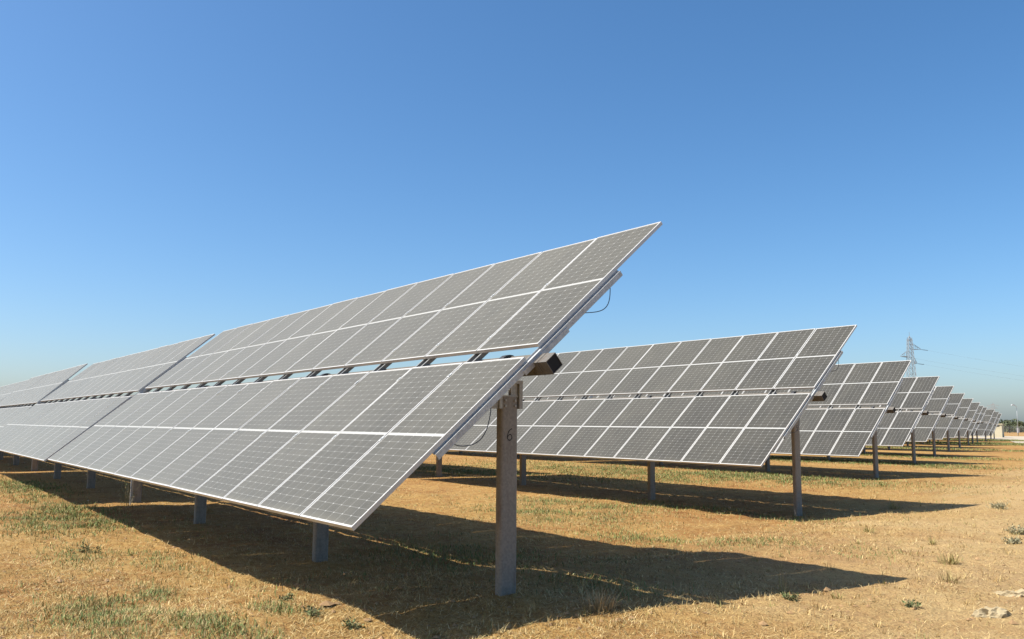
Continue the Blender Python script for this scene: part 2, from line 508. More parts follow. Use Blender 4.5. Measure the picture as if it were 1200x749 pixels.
    bb = MB()                                  # bearing bracket on the post head (origin = post origin)
    bb.box(-.070, .012, -.130, -.0965, 1.69, 1.83)
    bb.box(-.070, .012, .0965, .135, 1.69, 1.92)
    for yy in (-.055, .055):
        for zz in (1.715, 1.765): bb.box(-.012, .011, yy - .010, yy + .010, zz - .010, zz + .010)
    bb.box(-.062, .010, -.020, .140, 1.9215, 1.95)
    bb.box(-.050, -.012, .015, .092, 1.78, 1.9222); bb.box(-.066, -.002, -.0975, .0975, 1.801, 1.812); bb.box(-.066, .006, .0965, .139, 1.915, 1.925)
    bb.add([(-.075, -.131, 1.69), (-.005, -.131, 1.69), (-.005, -.27, 1.69), (-.075, -.27, 1.69), (-.075, -.131, 1.80), (-.005, -.131, 1.80)],
           [(0, 1, 2, 3), (0, 4, 5, 1), (3, 2, 5, 4), (0, 3, 4), (1, 5, 2)], 0)
    D['bracket'] = bb.mesh("bearing_bracket", M_PLATE)
    bb = MB()                                  # bearing: ring round the tube, dome showing in the slot (tube coordinates)
    n = 20
    pts = [(math.cos(2*math.pi*k/n) * .112, math.sin(2*math.pi*k/n) * .112) for k in range(n)]
    bb.prism(pts, lambda p, a: (a, p[0], p[1]), -.035, .035)
    D['bearing'] = bb.mesh("bearing", M_DARK)
    bb = MB()
    pts = []
    for k in range(15):                        # upper cable loop
        a = k / 14
        pts.append((0.004 + .03 * math.sin(a * math.pi), 1.18 - .46 * a, -.105 - .12 * math.sin(a * math.pi) * (1.15 - .4 * a)))
    bb.tube(pts, .0042, 6)
    D['cable_up'] = bb.mesh("cable", M_CABLE, True)
    bb = MB(); pts = []
    for k in range(15):                        # lower cable loop
        a = k / 14
        pts.append((-.01 + .02 * math.sin(a * math.pi), -.62 - .50 * a, -.112 - .15 * math.sin(a * math.pi) ** 0.8 * (.75 + .4 * a)))
    bb.tube(pts, .0042, 6)
    D['cable_low'] = bb.mesh("cable", M_CABLE, True)
    return D
D = build_meshes()

def stroke_digit(ch):
    """hand painted digit as a ribbon in the y-z plane, 0.1 high, centred"""
    if ch == '6':
        pts = [(.026, .052), (.012, .050), (-.006, .036), (-.019, .014), (-.026, -.010), (-.026, -.030), (-.017, -.046), (0, -.051), (.017, -.045), (.025, -.028),
               (.023, -.010), (.011, .002), (-.004, .001), (-.017, -.009), (-.024, -.022)]
    else:
        pts = [(.025, .050), (.005, .050), (-.020, .049), (-.022, .028), (-.023, .008), (-.008, .014), (.010, .012), (.023, 0), (.026, -.018), (.020, -.036), (.004, -.047), (-.012, -.047), (-.025, -.040)]
    # smooth
    for _ in range(2):
        q = [pts[0]]
        for a, b in zip(pts[:-1], pts[1:]):
            q += [(a[0]*.75+b[0]*.25, a[1]*.75+b[1]*.25), (a[0]*.25+b[0]*.75, a[1]*.25+b[1]*.75)]
        pts = q + [pts[-1]]
    vs, fs = [], []
    for i, p in enumerate(pts):
        a = pts[max(0, i-1)]; b = pts[min(len(pts)-1, i+1)]
        d = Vector((b[0]-a[0], b[1]-a[1])).normalized(); nn = Vector((-d.y, d.x)) * (.0048 + .0008 * math.sin(i * .7))
        vs += [(0, p[0]+nn.x, p[1]+nn.y), (0, p[0]-nn.x, p[1]-nn.y)]
        if i: fs.append((2*i-2, 2*i-1, 2*i+1, 2*i))
    return mesh_from("painted_number", vs, fs, M_PAINT)

GROUP = "solar trackers standing in rows across the field"
def inst(name, me, parent, loc=(0, 0, 0), rot=(0, 0, 0)):
    o = bpy.data.objects.new(name, me)
    o.location = loc; o.rotation_euler = rot
    return link(o, parent)

POSTS = ((-0.43, -4.35, -9.25), (0.32, -4.35, -9.25))   # neighbouring arrays share the post in the gap
def tracker(x, y, z, tilt, label, number=None, first=True):
    """x: right edge, (y, z): centre of the slot in the panel plane, z above ground datum"""
    root = empty("solar_tracker", (x, y, 0))
    tag(root, label, "solar panel array", GROUP)
    rot = (tilt, 0, 0)
    ct, st = math.cos(tilt), math.sin(tilt)
    def P(u, v, nn): return (u, v * ct - nn * st, z + v * st + nn * ct)
    for i in range(NM):
        for v0 in (-GAP/2 - ML, GAP/2):
            jr = (tilt + R(random.uniform(-.12, .12)), R(random.uniform(-.10, .10)), 0)
            p = inst("solar_panel", D['panel'], root, P(-PW * (i + 1) + (PW - MW), v0, 0), jr)
            inst("panel_frame", D['frame'], p)
    for i in range(1, NM):
        inst("support_rail", D['rail'], root, P(-PW * i + .004, 0, 0), rot)
    if number:      # clamps over the seams, seen on the two nearest arrays only
        for i in range(1, NM):
            for v in (-1.22, -.30, .30, 1.24):
                inst("panel_clamp", D['mid_clamp'], root, P(-PW * i + .0075, v, 0), rot)
    inst("end_rail", D['end_rail'], root, P(0.020, 0, 0), rot)
    inst("rail_clamp", D['clamp'], root, P(0.020, 0, 0), rot)
    o = inst("end_rail", D['end_rail'], root, P(-PW * NM - .012, 0, 0), rot); o.scale = (-1, 1, 1)
    inst("torque_tube", D['tube'], root, P(0, 0, -.1565), rot)
    inst("tube_band", D['band'], root, P(0, 0, -.1565), rot)
    ty = P(0, 0, -.157)
    for k, u in enumerate(POSTS[0 if first else 1]):
        g0 = gz(x + u, y + ty[1])
        b = inst("bearing", D['bearing'], root, P(u - .035, 0, -.1565), rot)
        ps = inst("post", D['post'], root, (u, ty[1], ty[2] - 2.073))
        inst("bearing_bracket", D['bracket'], ps)
        if k == 0 and number:
            nm = bpy.data.objects.new("painted_number", number); nm.location = (.0015, -.005, 1.455)
            link(nm, ps)
    inst("cable", D['cable_up'], root, P(-.02, 0, 0), rot)
    inst("cable", D['cable_low'], root, P(-.02, 0, 0), rot)
    return root

ROWS = [(-5.777, 4.566, 0.640, 39.94), (-9.629, 14.586, 0.690, 40.18), (-13.645, 24.462, 0.610, 42.17), (-17.639, 34.346, 0.681, 41.40),
        (-21.725, 44.210, 0.707, 41.66), (-25.764, 54.086, 0.692, 41.58), (-29.744, 63.975, 0.670, 41.44), (-33.675, 73.875, 0.641, 41.23),
        (-36.07, 79.9, 0.49, 41.4), (-39.5, 88.4, 0.58, 40.2), (-42.85, 97.8, 0.51, 41.6), (-46.49, 107.4, 0.42, 41.0), (-50.4, 117.3, 0.34, 41.3)]
ORD = ["front", "second", "third", "fourth", "fifth", "sixth", "seventh", "eighth", "ninth", "tenth", "eleventh", "twelfth", "farthest"]
NTH = ["", "second", "third", "fourth", "fifth"]
LEFT_DT = {0: [0, .56, 3.56, 1.84, 1.0], 1: [0, .3, -.5, .4], 2: [0, .4, -.3], 3: [0, .3]}
LEFT_DZ = [0, -.03, -.07, -.07, -.05]
DIG = {0: stroke_digit('6'), 1: stroke_digit('5')}
for r_, (x, y, z, tl) in enumerate(ROWS):
    for k, dt in enumerate(LEFT_DT.get(r_, [0])):
        if k == 0:
            lab = {0: "large tilted grey solar panel array in front, on the post painted with a 6"}.get(
                r_, "tilted solar panel array at the right end of the %s row from the camera" % ORD[r_])
        else:
            lab = "tilted solar panel array, %s from the right in the %s row" % (NTH[k], ORD[r_])
        dx = -(13.957 * k + (.15 if k > 1 else 0))
        dz = LEFT_DZ[k] if r_ == 0 else 0
        tracker(x + dx, y, z + CAM_H + dz, R(tl + dt), lab, DIG.get(r_) if k == 0 else None, k == 0)

# ------------------------------------------------------------------ far structures
def pylon(x, y, rz, H, label, arms, wb, wt, mat):
    root = empty("electricity_pylon", (x, y, 0), rz)
    tag(root, label, "pylon")
    b = MB()
    def half(z): return (wb + (wt - wb) * min(1, z / (H * .93))) / 2
    zs = [0]
    z = 0
    while z < H * .93:
        z += max(0.9, half(z) * 2 * .95); zs.append(min(z, H * .93))
    cs = [(-1, -1), (1, -1), (1, 1), (-1, 1)]
    th = .085
    for z0, z1 in zip(zs[:-1], zs[1:]):
        h0, h1 = half(z0), half(z1)
        for i in range(4):
            a, c = cs[i], cs[(i + 1) % 4]
            b.bar((a[0]*h0, a[1]*h0, z0), (a[0]*h1, a[1]*h1, z1), th)
            b.bar((a[0]*h0, a[1]*h0, z0), (c[0]*h1, c[1]*h1, z1), th * .6)
            b.bar((c[0]*h0, c[1]*h0, z0), (a[0]*h1, a[1]*h1, z1), th * .6)
            b.bar((a[0]*h1, a[1]*h1, z1), (c[0]*h1, c[1]*h1, z1), th * .6)
    ht = half(H * .93)
    for c in cs: b.bar((c[0]*ht, c[1]*ht, H*.93), (0, 0, H * .96), th * .8)
    b.bar((0, 0, H * .94), (0, 0, H), th * .7)
    b.bar((-.7, 0, H * .94), (.7, 0, H * .94), th)
    b.build("tower_lattice", mat, root)
    tips = []
    for (za, ln) in arms:
        s = 1 if ln > 0 else -1
        b = MB(); h = half(za)
        for yy in (-h, h):
            b.bar((s*h, yy, za), (ln, 0, za), th)
            b.bar((s*h, yy, za + 1.5), (ln, 0, za + .12), th * .8)
            for q in (.3, .6):
                b.bar((s*h + (ln-s*h)*q, yy*(1-q), za), (s*h + (ln-s*h)*q, yy*(1-q), za + 1.5*(1-q)), th*.5)
        b.build("cross_arm", mat, root)
        tips.append((ln, za))
    return root, tips
M_PYL = simple("hazed_lattice_steel", (0.27, 0.29, 0.30), 0.6, 0.2)  # steel paled towards the sky: distance haze put into the colour
M_PYL2 = simple("red_painted_lattice_steel", (0.32, 0.20, 0.17), 0.7)
M_INS = simple("brown_glass_insulator", (0.05, 0.045, 0.04), 0.4)
M_WIRE = simple("weathered_conductor", (0.25, 0.26, 0.27), 0.5)
px_, py_ = -116.0, 221.4
arot = math.atan2(.80, .60)
arms1 = [(22.1, 2.9), (20.2, -2.7), (18.3, 1.7)]
pr, tips = pylon(px_, py_, arot, 26.8, "pale grey steel lattice pylon with staggered arms rising behind the third row of panels", arms1, 2.9, 0.95, M_PYL)
wd = Vector((12.0, 38.6, 0)).normalized()
ca, sa = math.cos(arot), math.sin(arot)
for k, (ln, za) in enumerate(tips):
    a = Vector((px_ + ca * ln, py_ + sa * ln, za))
    b = MB()
    e = a + wd * 2.4 + Vector((0, 0, -.15))
    b.tube([a, a + (e - a) * .25, e], [.03, .07, .07], 6)
    ob = b.build("insulator", M_INS, None)
    ob.parent = pr; ob.matrix_parent_inverse = Matrix.LocRotScale(pr.location, pr.rotation_euler, (1, 1, 1)).inverted()
    b = MB(); pts = []
    L = 330
    for i in range(41):
        t = i / 40
        pts.append(e + wd * (L * t) + Vector((0, 0, -9.0 * 4 * t * (1 - t))))
    b.tube(pts, .010, 4)
    o = b.build("power_line", M_WIRE)
    tag(o, ["thin power line running right from the highest arm of the pale pylon", "thin power line running right from the left-pointing arm of the pale pylon",
            "thin power line running right from the lowest arm of the pale pylon"][k], "power line", "power lines of the pale pylon")
d2 = Vector((-.397, .918)) * 1130
pr2, tips2 = pylon(d2.x, d2.y, math.atan2(.39, .92), 30.0, "tiny distant reddish pylon on the horizon above the last panels", [(26, 6), (26, -6), (23, 5), (23, -5)], 5, 2.2, M_PYL2)
c2, s2 = math.cos(math.atan2(.39, .92)), math.sin(math.atan2(.39, .92))
for k, (ln, za) in enumerate([(6, 26), (-6, 26)]):
    a = Vector((d2.x + c2 * ln, d2.y + s2 * ln, za))
    b = MB(); dr = Vector((.95, -.3, 0)).normalized()
    b.tube([a + dr * (420 * (i / 30 * 2 - 1)) + Vector((0, 0, -8 * (1 - abs(2 * abs(i / 30 * 2 - 1) - 1) ** 2))) for i in range(31)], .02, 4)
    o = b.build("power_line", M_WIRE)
    tag(o, ["faint far power line on the near side of the reddish pylon", "faint far power line on the far side of the reddish pylon"][k], "power line", "power lines of the reddish pylon")

# cream service cabin
M_CREAM = simple("cream_render", (0.471, 0.415, 0.283), 0.85, 0, 0.05, 1.0)
M_LOUV = simple("dark_louvre", (0.06, 0.06, 0.06), 0.6)
def cabin():
    dr = Vector((-.3935, .9193)); base = dr * 150
    root = empty("service_cabin", (base.x, base.y, 0), R(18))
    tag(root, "small cream rendered service cabin beside the gravel road behind the last panels", "cabin")
    b = MB(); b.box(-4.2, .42, 0, 3.0, -.2, 1.95); b.build("wall", M_CREAM, root)
    b = MB(); b.box(-4.32, .54, -.12, 3.12, 1.952, 2.08); b.build("roof_slab", M_CREAM, root)
    b = MB()
    for i in range(4): b.box(-.28, .10, -.035, -.003, 1.64 + i * .055, 1.675 + i * .055)
    b.build("vent_louvre", M_LOUV, root)
    b = MB(); b.box(-2.6, -1.7, -.04, -.003, 0.02, 1.75); dd = b.build("door", M_GALV, root)
    b = MB(); b.box(-1.85, -1.78, -.09, -.041, .95, 1.05); b.build("handle", M_DARK, dd)
cabin()

# lamp post
M_WHITE = simple("white_painted_metal", (0.410, 0.410, 0.410), 0.5, 0, 0.04)
M_LPOLE = simple("grey_lamp_pole", (0.344, 0.353, 0.361), 0.5, 0.2)
def lamp():
    dr = Vector((-.378, .926)) * 182
    root = empty("lamp_post", (dr.x, dr.y, 0), math.atan2(.80, .60))
    tag(root, "slender grey lamp post with white head on the far side of the gravel road", "lamp post")
    b = MB(); b.tube([(0, 0, 0), (0, 0, 5.4)], [.05, .03], 10); b.build("pole", M_LPOLE, root, True)
    b = MB(); b.tube([(0, 0, 5.25), (-.15, 0, 5.5), (-.45, 0, 5.6)], .04, 8); b.build("arm", M_LPOLE, root, True)
    b = MB(); b.prism([(-.95, 5.53), (-.40, 5.55), (-.36, 5.65), (-.5, 5.75), (-.80, 5.75), (-.95, 5.62)], lambda p, a: (p[0], a, p[1]), -.17, .17); b.build("lamp_head", M_WHITE, root)
    b = MB(); b.box(-.30, .05, -.32, -.11, .55, 1.45); b.build("control_box", M_WHITE, root)
lamp()

# wire fence along the far side of the road
M_MESH, n_, l_, p_ = new_mat("fence_wire")
p_.inputs["Base Color"].default_value = (.33, .34, .34, 1); p_.inputs["Roughness"].default_value = .5
def fence():
    a = Vector((-130, 196)); b_ = Vector((-14, 150)); dv = (b_ - a); L = dv.length; dv.normalize()
    root = empty("wire_fence", (a.x, a.y, 0), math.atan2(dv.y, dv.x))
    tag(root, "low grey wire fence with slim posts on the far side of the gravel road", "fence")
    n = int(L / 3.2)
    pb = MB(); pb.tube([(0, 0, 0), (0, 0, 1.95)], .035, 6); pme = pb.mesh("fence_post", M_LPOLE)
    for i in range(n + 1):
        inst("fence_post", pme, root, (i * 3.2, 0, 0))
    mb = MB()
    for z in np.arange(.1, 1.9, .2): mb.bar((0, 0, z), (n * 3.2, 0, z), .012)
    for i in range(int(n * 3.2 / .4)): mb.bar((i * .4, .01, .1), (i * .4, .01, 1.9), .009)
    mb.build("wire_mesh", M_MESH, root)
fence()

# far trees
def leaf_mat(name, c1, c2):
    mt, n, l, p = new_mat(name); g = NG(n, l)
    a = n.new("ShaderNodeAttribute"); a.attribute_name = "tone"
    l.new(g.mix(a.outputs["Fac"], c1, c2), p.inputs["Base Color"])
    p.inputs["Roughness"].default_value = .8; p.inputs["Specular IOR Level"].default_value = .2
    return mt
M_LEAF = leaf_mat("hazed_tree_leaves", (.065, .082, .045), (.125, .14, .075))  # greens lightened so the colour carries the distance haze
M_BARK = simple("grey_bark", (.12, .095, .07), .9)
def far_tree(x, y, h, wdt, label, seed):
    rg = np.random.default_rng(seed)
    root = empty("tree", (x, y, 0)); tag(root, label, "tree", "trees on the horizon at the right")
    b = MB()
    b.tube([(0, 0, -.2), (.05, 0, h * .35), (.1, .05, h * .6)], [.16, .12, .05], 7)
    for k in range(5):
        a = rg.uniform(0, 6.28)
        b.tube([(.05, 0, h * (.28 + .05 * k)), (math.cos(a) * wdt * .3, math.sin(a) * wdt * .3, h * (.5 + .06 * k))], [.07, .02], 5)
    b.build("trunk", M_BARK, root)
    nc = 11
    C = np.stack([rg.normal(0, wdt * .27, nc), rg.normal(0, wdt * .27, nc), rg.uniform(h * .30, h * .86, nc)], 1)
    Rr = rg.uniform(.16, .30, nc) * wdt
    n = 900
    ci = rg.integers(0, nc, n)
    dv = rg.normal(size=(n, 3)); dv /= np.linalg.norm(dv, axis=1)[:, None]
    pos = C[ci] + dv * (Rr[ci] * rg.uniform(.45, 1.05, n))[:, None] * np.array([1, 1, .75])
    pos[:, 2] = np.maximum(pos[:, 2], .25)
    s = rg.uniform(.10, .24, n) * wdt / 4
    t1 = rg.normal(size=(n, 3)); t1 /= np.linalg.norm(t1, axis=1)[:, None]
    t2 = np.cross(t1, rg.normal(size=(n, 3))); t2 /= np.linalg.norm(t2, axis=1)[:, None]
    V = np.stack([pos - t1 * s[:, None], pos + t2 * s[:, None] * .7, pos + t1 * s[:, None], pos - t2 * s[:, None] * .7], 1).reshape(-1, 3)
    F = np.arange(4 * n).reshape(-1, 4)
    me = mesh_from("crown", V, F, M_LEAF)
    at = me.attributes.new("tone", 'FLOAT', 'POINT'); at.data.foreach_set('value', np.repeat(np.clip(rg.normal(.5, .3, n) , 0, 1), 4))
    link(bpy.data.objects.new("crown", me), root)
TREES = [(-23.35, 268, 3.9, 4.6, "tall dark green tree nearest the cream cabin on the horizon"),
         (-23.0, 282, 3.7, 5.6, "broad dark green tree, second right of the cream cabin on the horizon"),
         (-22.62, 270, 3.2, 4.4, "rounded green tree just left of the lamp post on the horizon"),
         (-22.25, 284, 3.4, 5.4, "broad green tree directly behind the lamp post on the horizon"),
         (-21.85, 275, 2.9, 5.0, "low green tree at the right edge of the photo on the horizon")]
for i, (az, dist, h, wdt, lab) in enumerate(TREES):
    far_tree(dist * math.sin(R(az)), dist * math.cos(R(az)), h, wdt, lab, 100 + i)
def far_wood():
    """continuation of the tree line beyond the frame"""
    rg = np.random.default_rng(5); b = []; 
    n = 9000
    az = np.radians(rg.uniform(-24, 10, n)); dist = rg.uniform(300, 330, n)
    hh = 2.5 + 1.2 * vnoise(az * 60, az * 0, 9)
    pos = np.stack([dist * np.sin(az), dist * np.cos(az), rg.uniform(.1, 1, n) * hh], 1)
    s = rg.uniform(.35, .8, n)
    t1 = rg.normal(size=(n, 3)); t1 /= np.linalg.norm(t1, axis=1)[:, None]
    t2 = np.cross(t1, rg.normal(size=(n, 3))); t2 /= np.linalg.norm(t2, axis=1)[:, None]
    V = np.stack([pos - t1 * s[:, None], pos + t2 * s[:, None], pos + t1 * s[:, None], pos - t2 * s[:, None]], 1).reshape(-1, 3)
    me = mesh_from("distant_wood", V, np.arange(4 * n).reshape(-1, 4), M_LEAF)
    at = me.attributes.new("tone", 'FLOAT', 'POINT'); at.data.foreach_set('value', np.repeat(rg.uniform(0, .8, n), 4))
    o = link(bpy.data.objects.new("distant_wood", me)); tag(o, "low dark green wood along the horizon behind the fence", "wood", kind="stuff")
far_wood()

# ------------------------------------------------------------------ grass, straw, weeds
def blade_mat(name, rough=.85):
    mt, n, l, p = new_mat(name)
    a = n.new("ShaderNodeAttribute"); a.attribute_name = "tint"
    l.new(a.outputs["Color"], p.inputs["Base Color"])
    p.inputs["Roughness"].default_value = rough; p.inputs["Specular IOR Level"].default_value = .2
    return mt
M_BLADE = blade_mat("grass_blades")

def ray_ground(n, d0, d1, half, power, rg):
    """random ground points in a wedge in front of the viewpoint, denser near it"""
    t = rg.random(n)
    d = (d0 ** (1 - power) + t * (d1 ** (1 - power) - d0 ** (1 - power))) ** (1 / (1 - power))
    s = rg.uniform(-half, half, n) * d
    f2 = np.array([math.sin(YAW), math.cos(YAW)]); r2 = np.array([math.cos(YAW), -math.sin(YAW)])
    p = d[:, None] * f2 + s[:, None] * r2
    return p[:, 0], p[:, 1], d

def blades_mesh(name, x, y, z, ln, wd, lean, az, cols, lift=0.0, bend=True):
    """curved two-segment blades; lean 0 = upright, pi/2 = flat"""
    n = len(x)
    base = np.stack([x, y, z + lift], 1)
    dirh = np.stack([np.cos(az), np.sin(az), np.zeros(n)], 1)
    side = np.stack([-np.sin(az), np.cos(az), np.zeros(n)], 1) * (wd / 2)[:, None]
    l1 = lean * (.7 if bend else 1); l2 = np.minimum(lean * 1.35, 1.62) if bend else lean
    mid = base + (dirh * np.sin(l1)[:, None] + np.array([0, 0, 1]) * np.cos(l1)[:, None]) * (ln * .5)[:, None]
    tip = mid + (dirh * np.sin(l2)[:, None] + np.array([0, 0, 1]) * np.cos(l2)[:, None]) * (ln * .5)[:, None]
    tip[:, 2] = np.maximum(tip[:, 2], z + .002)
    V = np.stack([base - side, base + side, mid + side * .8, mid - side * .8, tip], 1).reshape(-1, 3)
    o = np.arange(n)[:, None] * 5
    Q = o + np.array([[0, 1, 2, 3]]); T = o + np.array([[3, 2, 4]])
    me = bpy.data.meshes.new(name)
    me.vertices.add(len(V)); me.vertices.foreach_set('co', V.ravel())
    li = np.concatenate([Q.ravel(), T.ravel()])
    me.loops.add(len(li)); me.loops.foreach_set('vertex_index', li)
    me.polygons.add(2 * n)
    me.polygons.foreach_set('loop_start', np.concatenate([np.arange(n) * 4, 4 * n + np.arange(n) * 3]))
    me.update(calc_edges=True)
    at = me.attributes.new("tint", 'FLOAT_COLOR', 'POINT')
    c4 = np.concatenate([cols, np.ones((n, 1))], 1)
    at.data.foreach_set('color', np.repeat(c4, 5, 0).ravel())
    me.materials.append(M_BLADE)
    return me

def pick(pal, n, rg, jitter=.15):
    pal = np.array(pal); c = pal[rg.integers(0, len(pal), n)]
    return np.clip(c * (1 + rg.normal(0, jitter, (n, 1))), .01, .9)
STRAW = [(.43, .31, .132), (.36, .245, .095), (.50, .385, .19), (.30, .19, .07), (.46, .345, .155)]
GRN = [(.132, .176, .050), (.165, .200, .062), (.108, .165, .056), (.195, .208, .072)]
HALF = .78
rg = np.random.default_rng(3)
# straw lying on the ground
x, y, d = ray_ground(240000, 3.0, 30, HALF, 1.55, rg)
den = .30 + .9 * sstep(.42, .62, fbm(x * .9, y * .9, 71, 4))
den = den * (1 - .6 * sstep(-8.5, -4.5, x + .22 * (y - 8)) * sstep(4.8, 7.5, y))
k = rg.random(len(x)) < den; x, y, d = x[k], y[k], d[k]; n = len(x)
me = blades_mesh("straw_litter", x, y, ground_h(x, y), rg.uniform(.02, .09, n) * (1 + d * .02), rg.uniform(.0018, .0038, n) * (1 + d * .05), rg.uniform(1.05, 1.57, n), rg.uniform(0, 6.28, n), pick(STRAW, n, rg, .28), .004, False)
tag(link(bpy.data.objects.new("straw_litter", me)), "loose dry straw lying over the orange soil", "straw", kind="stuff")
# matted, cut dry grass
x, y, d = ray_ground(330000, 3.0, 45, HALF, 1.35, rg)
den = .10 + .95 * sstep(.45, .60, fbm(x * .7 + 2, y * .7, 81, 5)) * (.35 + .65 * sstep(.40, .55, fbm(x * 3.1, y * 3.1, 85, 3)))
den = den * (1 - .62 * sstep(-8.5, -4.5, x + .22 * (y - 8)) * sstep(4.8, 7.5, y))
k = rg.random(len(x)) < den; x, y, d = x[k], y[k], d[k]; n = len(x)
pal = [(.43, .31, .135), (.36, .245, .095), (.50, .385, .185), (.28, .172, .06), (.225, .195, .065), (.18, .105, .042)]
me = blades_mesh("cut_grass", x, y, ground_h(x, y), rg.uniform(.02, .065, n) * (1 + d * .02), rg.uniform(.0020, .0042, n) * (1 + d * .05), rg.uniform(.7, 1.52, n), rg.uniform(0, 6.28, n), pick(pal, n, rg, .22), -.004)
tag(link(bpy.data.objects.new("cut_grass", me)), "matted cut dry grass covering most of the field", "cut grass", kind="stuff")
# standing dry tufts
x, y, d = ray_ground(2600, 3.0, 42, HALF, 1.3, rg)
den = .25 + .9 * sstep(.45, .62, fbm(x * .6 + 4, y * .6, 33, 4))
k = rg.random(len(x)) < den; x, y, d = x[k], y[k], d[k]
m_ = 16
X = np.repeat(x, m_); Y = np.repeat(y, m_); Dd = np.repeat(d, m_); n = len(X)
sz = np.repeat(rg.uniform(.4, 1.0, len(x)), m_)
X = X + rg.normal(0, .035, n) * sz; Y = Y + rg.normal(0, .035, n) * sz
c = pick(STRAW, n, rg, .15); gmix = np.repeat(rg.random(len(x)) < .10, m_)
c[gmix] = c[gmix] * .5 + pick(GRN, int(gmix.sum()), rg) * .6
me = blades_mesh("dry_grass", X, Y, ground_h(X, Y), rg.uniform(.04, .13, n) * sz, rg.uniform(.0025, .0045, n) * (1 + Dd * .05), rg.uniform(.2, 1.35, n), rg.uniform(0, 6.28, n), c, -.005)
tag(link(bpy.data.objects.new("dry_grass", me)), "sparse tufts of dry yellow grass between the panel rows", "dry grass", kind="stuff")
# green grass patches
gx, gy = [], []
for cx, cy, rx, ry, a in GREEN:
    dd = math.hypot(cx, cy)
    k_ = int(min(60000, rx * ry * a * 78000 / (dd ** .9)))
    qx = rg.normal(cx, rx * .75, k_); qy = rg.normal(cy, ry * .75, k_)
    keep = rg.random(k_) < (.15 + sstep(.36, .58, fbm(qx * 1.8, qy * 1.8, 44, 3)))
    gx.append(qx[keep]); gy.append(qy[keep])
q1, q2, _ = ray_ground(60000, 3.0, 40, HALF, 1.4, rg)
keep = rg.random(len(q1)) < .9 * sstep(.60, .72, fbm(q1 * .9 + 9, q2 * .9, 51, 4)) * sstep(-6.5, -9.0, q1)
gx.append(q1[keep]); gy.append(q2[keep])
x = np.concatenate(gx); y = np.concatenate(gy); d = np.hypot(x, y); n = len(x)
dry = (rg.random(n) < .25)[:, None]
c = np.where(dry, pick(STRAW, n, rg) * .8, pick(GRN, n, rg, .2))
me = blades_mesh("green_grass", x, y, ground_h(x, y), rg.uniform(.03, .085, n) * (1 + d * .012), rg.uniform(.0030, .0052, n) * (1 + d * .07), rg.uniform(.25, 1.35, n), rg.uniform(0, 6.28, n), c, -.005)
tag(link(bpy.data.objects.new("green_grass", me)), "patches of short green grass between and in front of the rows", "grass", kind="stuff")

# clods and pebbles
def clods():
    rg = np.random.default_rng(8)
    x, y, d = ray_ground(5200, 3.0, 24, HALF, 1.5, rg); n = len(x)
    ico = np.array([(0,0,1),(.9,0,.2),(.28,.85,.2),(-.72,.53,.2),(-.72,-.53,.2),(.28,-.85,.2)], float)
    fc = [(0,1,2),(0,2,3),(0,3,4),(0,4,5),(0,5,1)]
    s = rg.lognormal(-4.4, .5, n)
    V = ico[None] * s[:, None, None] * rg.uniform(.6, 1.3, (n, 6, 1)) * np.array([1, 1, .8])
    V += np.stack([x, y, ground_h(x, y) - .002], 1)[:, None]
    F = (np.arange(n)[:, None, None] * 6 + np.array(fc)[None]).reshape(-1, 3)
    me = mesh_from("soil_clods", V.reshape(-1, 3), F, simple("clod_soil", (0.314, 0.192, 0.087), .95, 0, .2, .7))
    tag(link(bpy.data.objects.new("soil_clods", me)), "small crumbs of dry orange soil scattered on the ground", "soil clods", kind="stuff")
clods()

def weed(x, y, rad, h, n, pal, label, name="weed", leafy=True, seed=0, lean=(.15, 1.25), wd=.006, group="single weeds on the bare ground"):
    rg = np.random.default_rng(seed + 900)
    xx = rg.normal(0, rad * .22, n); yy = rg.normal(0, rad * .22, n)
    z0 = gz(x, y)
    X, Y = x + xx, y + yy
    Z = ground_h(X, Y)
    c = pick(pal, n, rg, .18)
    ln = rg.uniform(.45, 1, n) * max(h, rad * .8)
    me = blades_mesh(name, xx, yy, Z - z0, ln, np.full(n, wd), rg.uniform(*lean, n), np.arctan2(yy, xx) + rg.normal(0, .5, n), c, -.004)
    o = bpy.data.objects.new(name, me)
    o.location = (x, y, z0)
    if leafy:   # small leaves along the stems, joined into the same plant
        q = n * 6
        i = rg.integers(0, n, q); t = rg.uniform(.2, 1, q)
        b = MB(); cc = []
        V0 = np.array([v.co[:] for v in me.vertices]).reshape(n, 5, 3)
        basep = (V0[:, 0] + V0[:, 1]) / 2; tipp = V0[:, 4]; midp = (V0[:, 2] + V0[:, 3]) / 2
        for a, tt in zip(i, t):
            p = basep[a] * (1-tt) ** 2 + 2 * midp[a] * tt * (1-tt) + tipp[a] * tt ** 2
            s = rg.uniform(.010, .022); d1 = rg.normal(size=3); d1 /= np.linalg.norm(d1); d2 = np.cross(d1, rg.normal(size=3)); d2 /= np.linalg.norm(d2)
            b.add([p, p + d1*s + d2*s*.45, p + d1*s*2, p + d1*s - d2*s*.45], [(0, 1, 2, 3)])
        nv = len(me.vertices); vs = [tuple(v.co) for v in me.vertices] + b.v
        fs = [tuple(pp.vertices) for pp in me.polygons] + [tuple(j + nv for j in f) for f in b.f]
        lc = np.repeat(pick(pal, q, rg, .18), 4, 0); allc = np.concatenate([np.repeat(c, 5, 0), lc])
        me2 = mesh_from(name, vs, fs, M_BLADE)
        at = me2.attributes.new("tint", 'FLOAT_COLOR', 'POINT')
        at.data.foreach_set('color', np.concatenate([allc, np.ones((len(allc), 1))], 1).ravel())
        o.data = me2
    link(o)
    return tag(o, label, "weed", group)
SAGE = [(.29, .265, .155), (.24, .225, .135), (.33, .295, .175)]
OLIVE = [(0.195, 0.188, 0.059), (0.252, 0.211, 0.079), (0.322, 0.248, 0.103)]
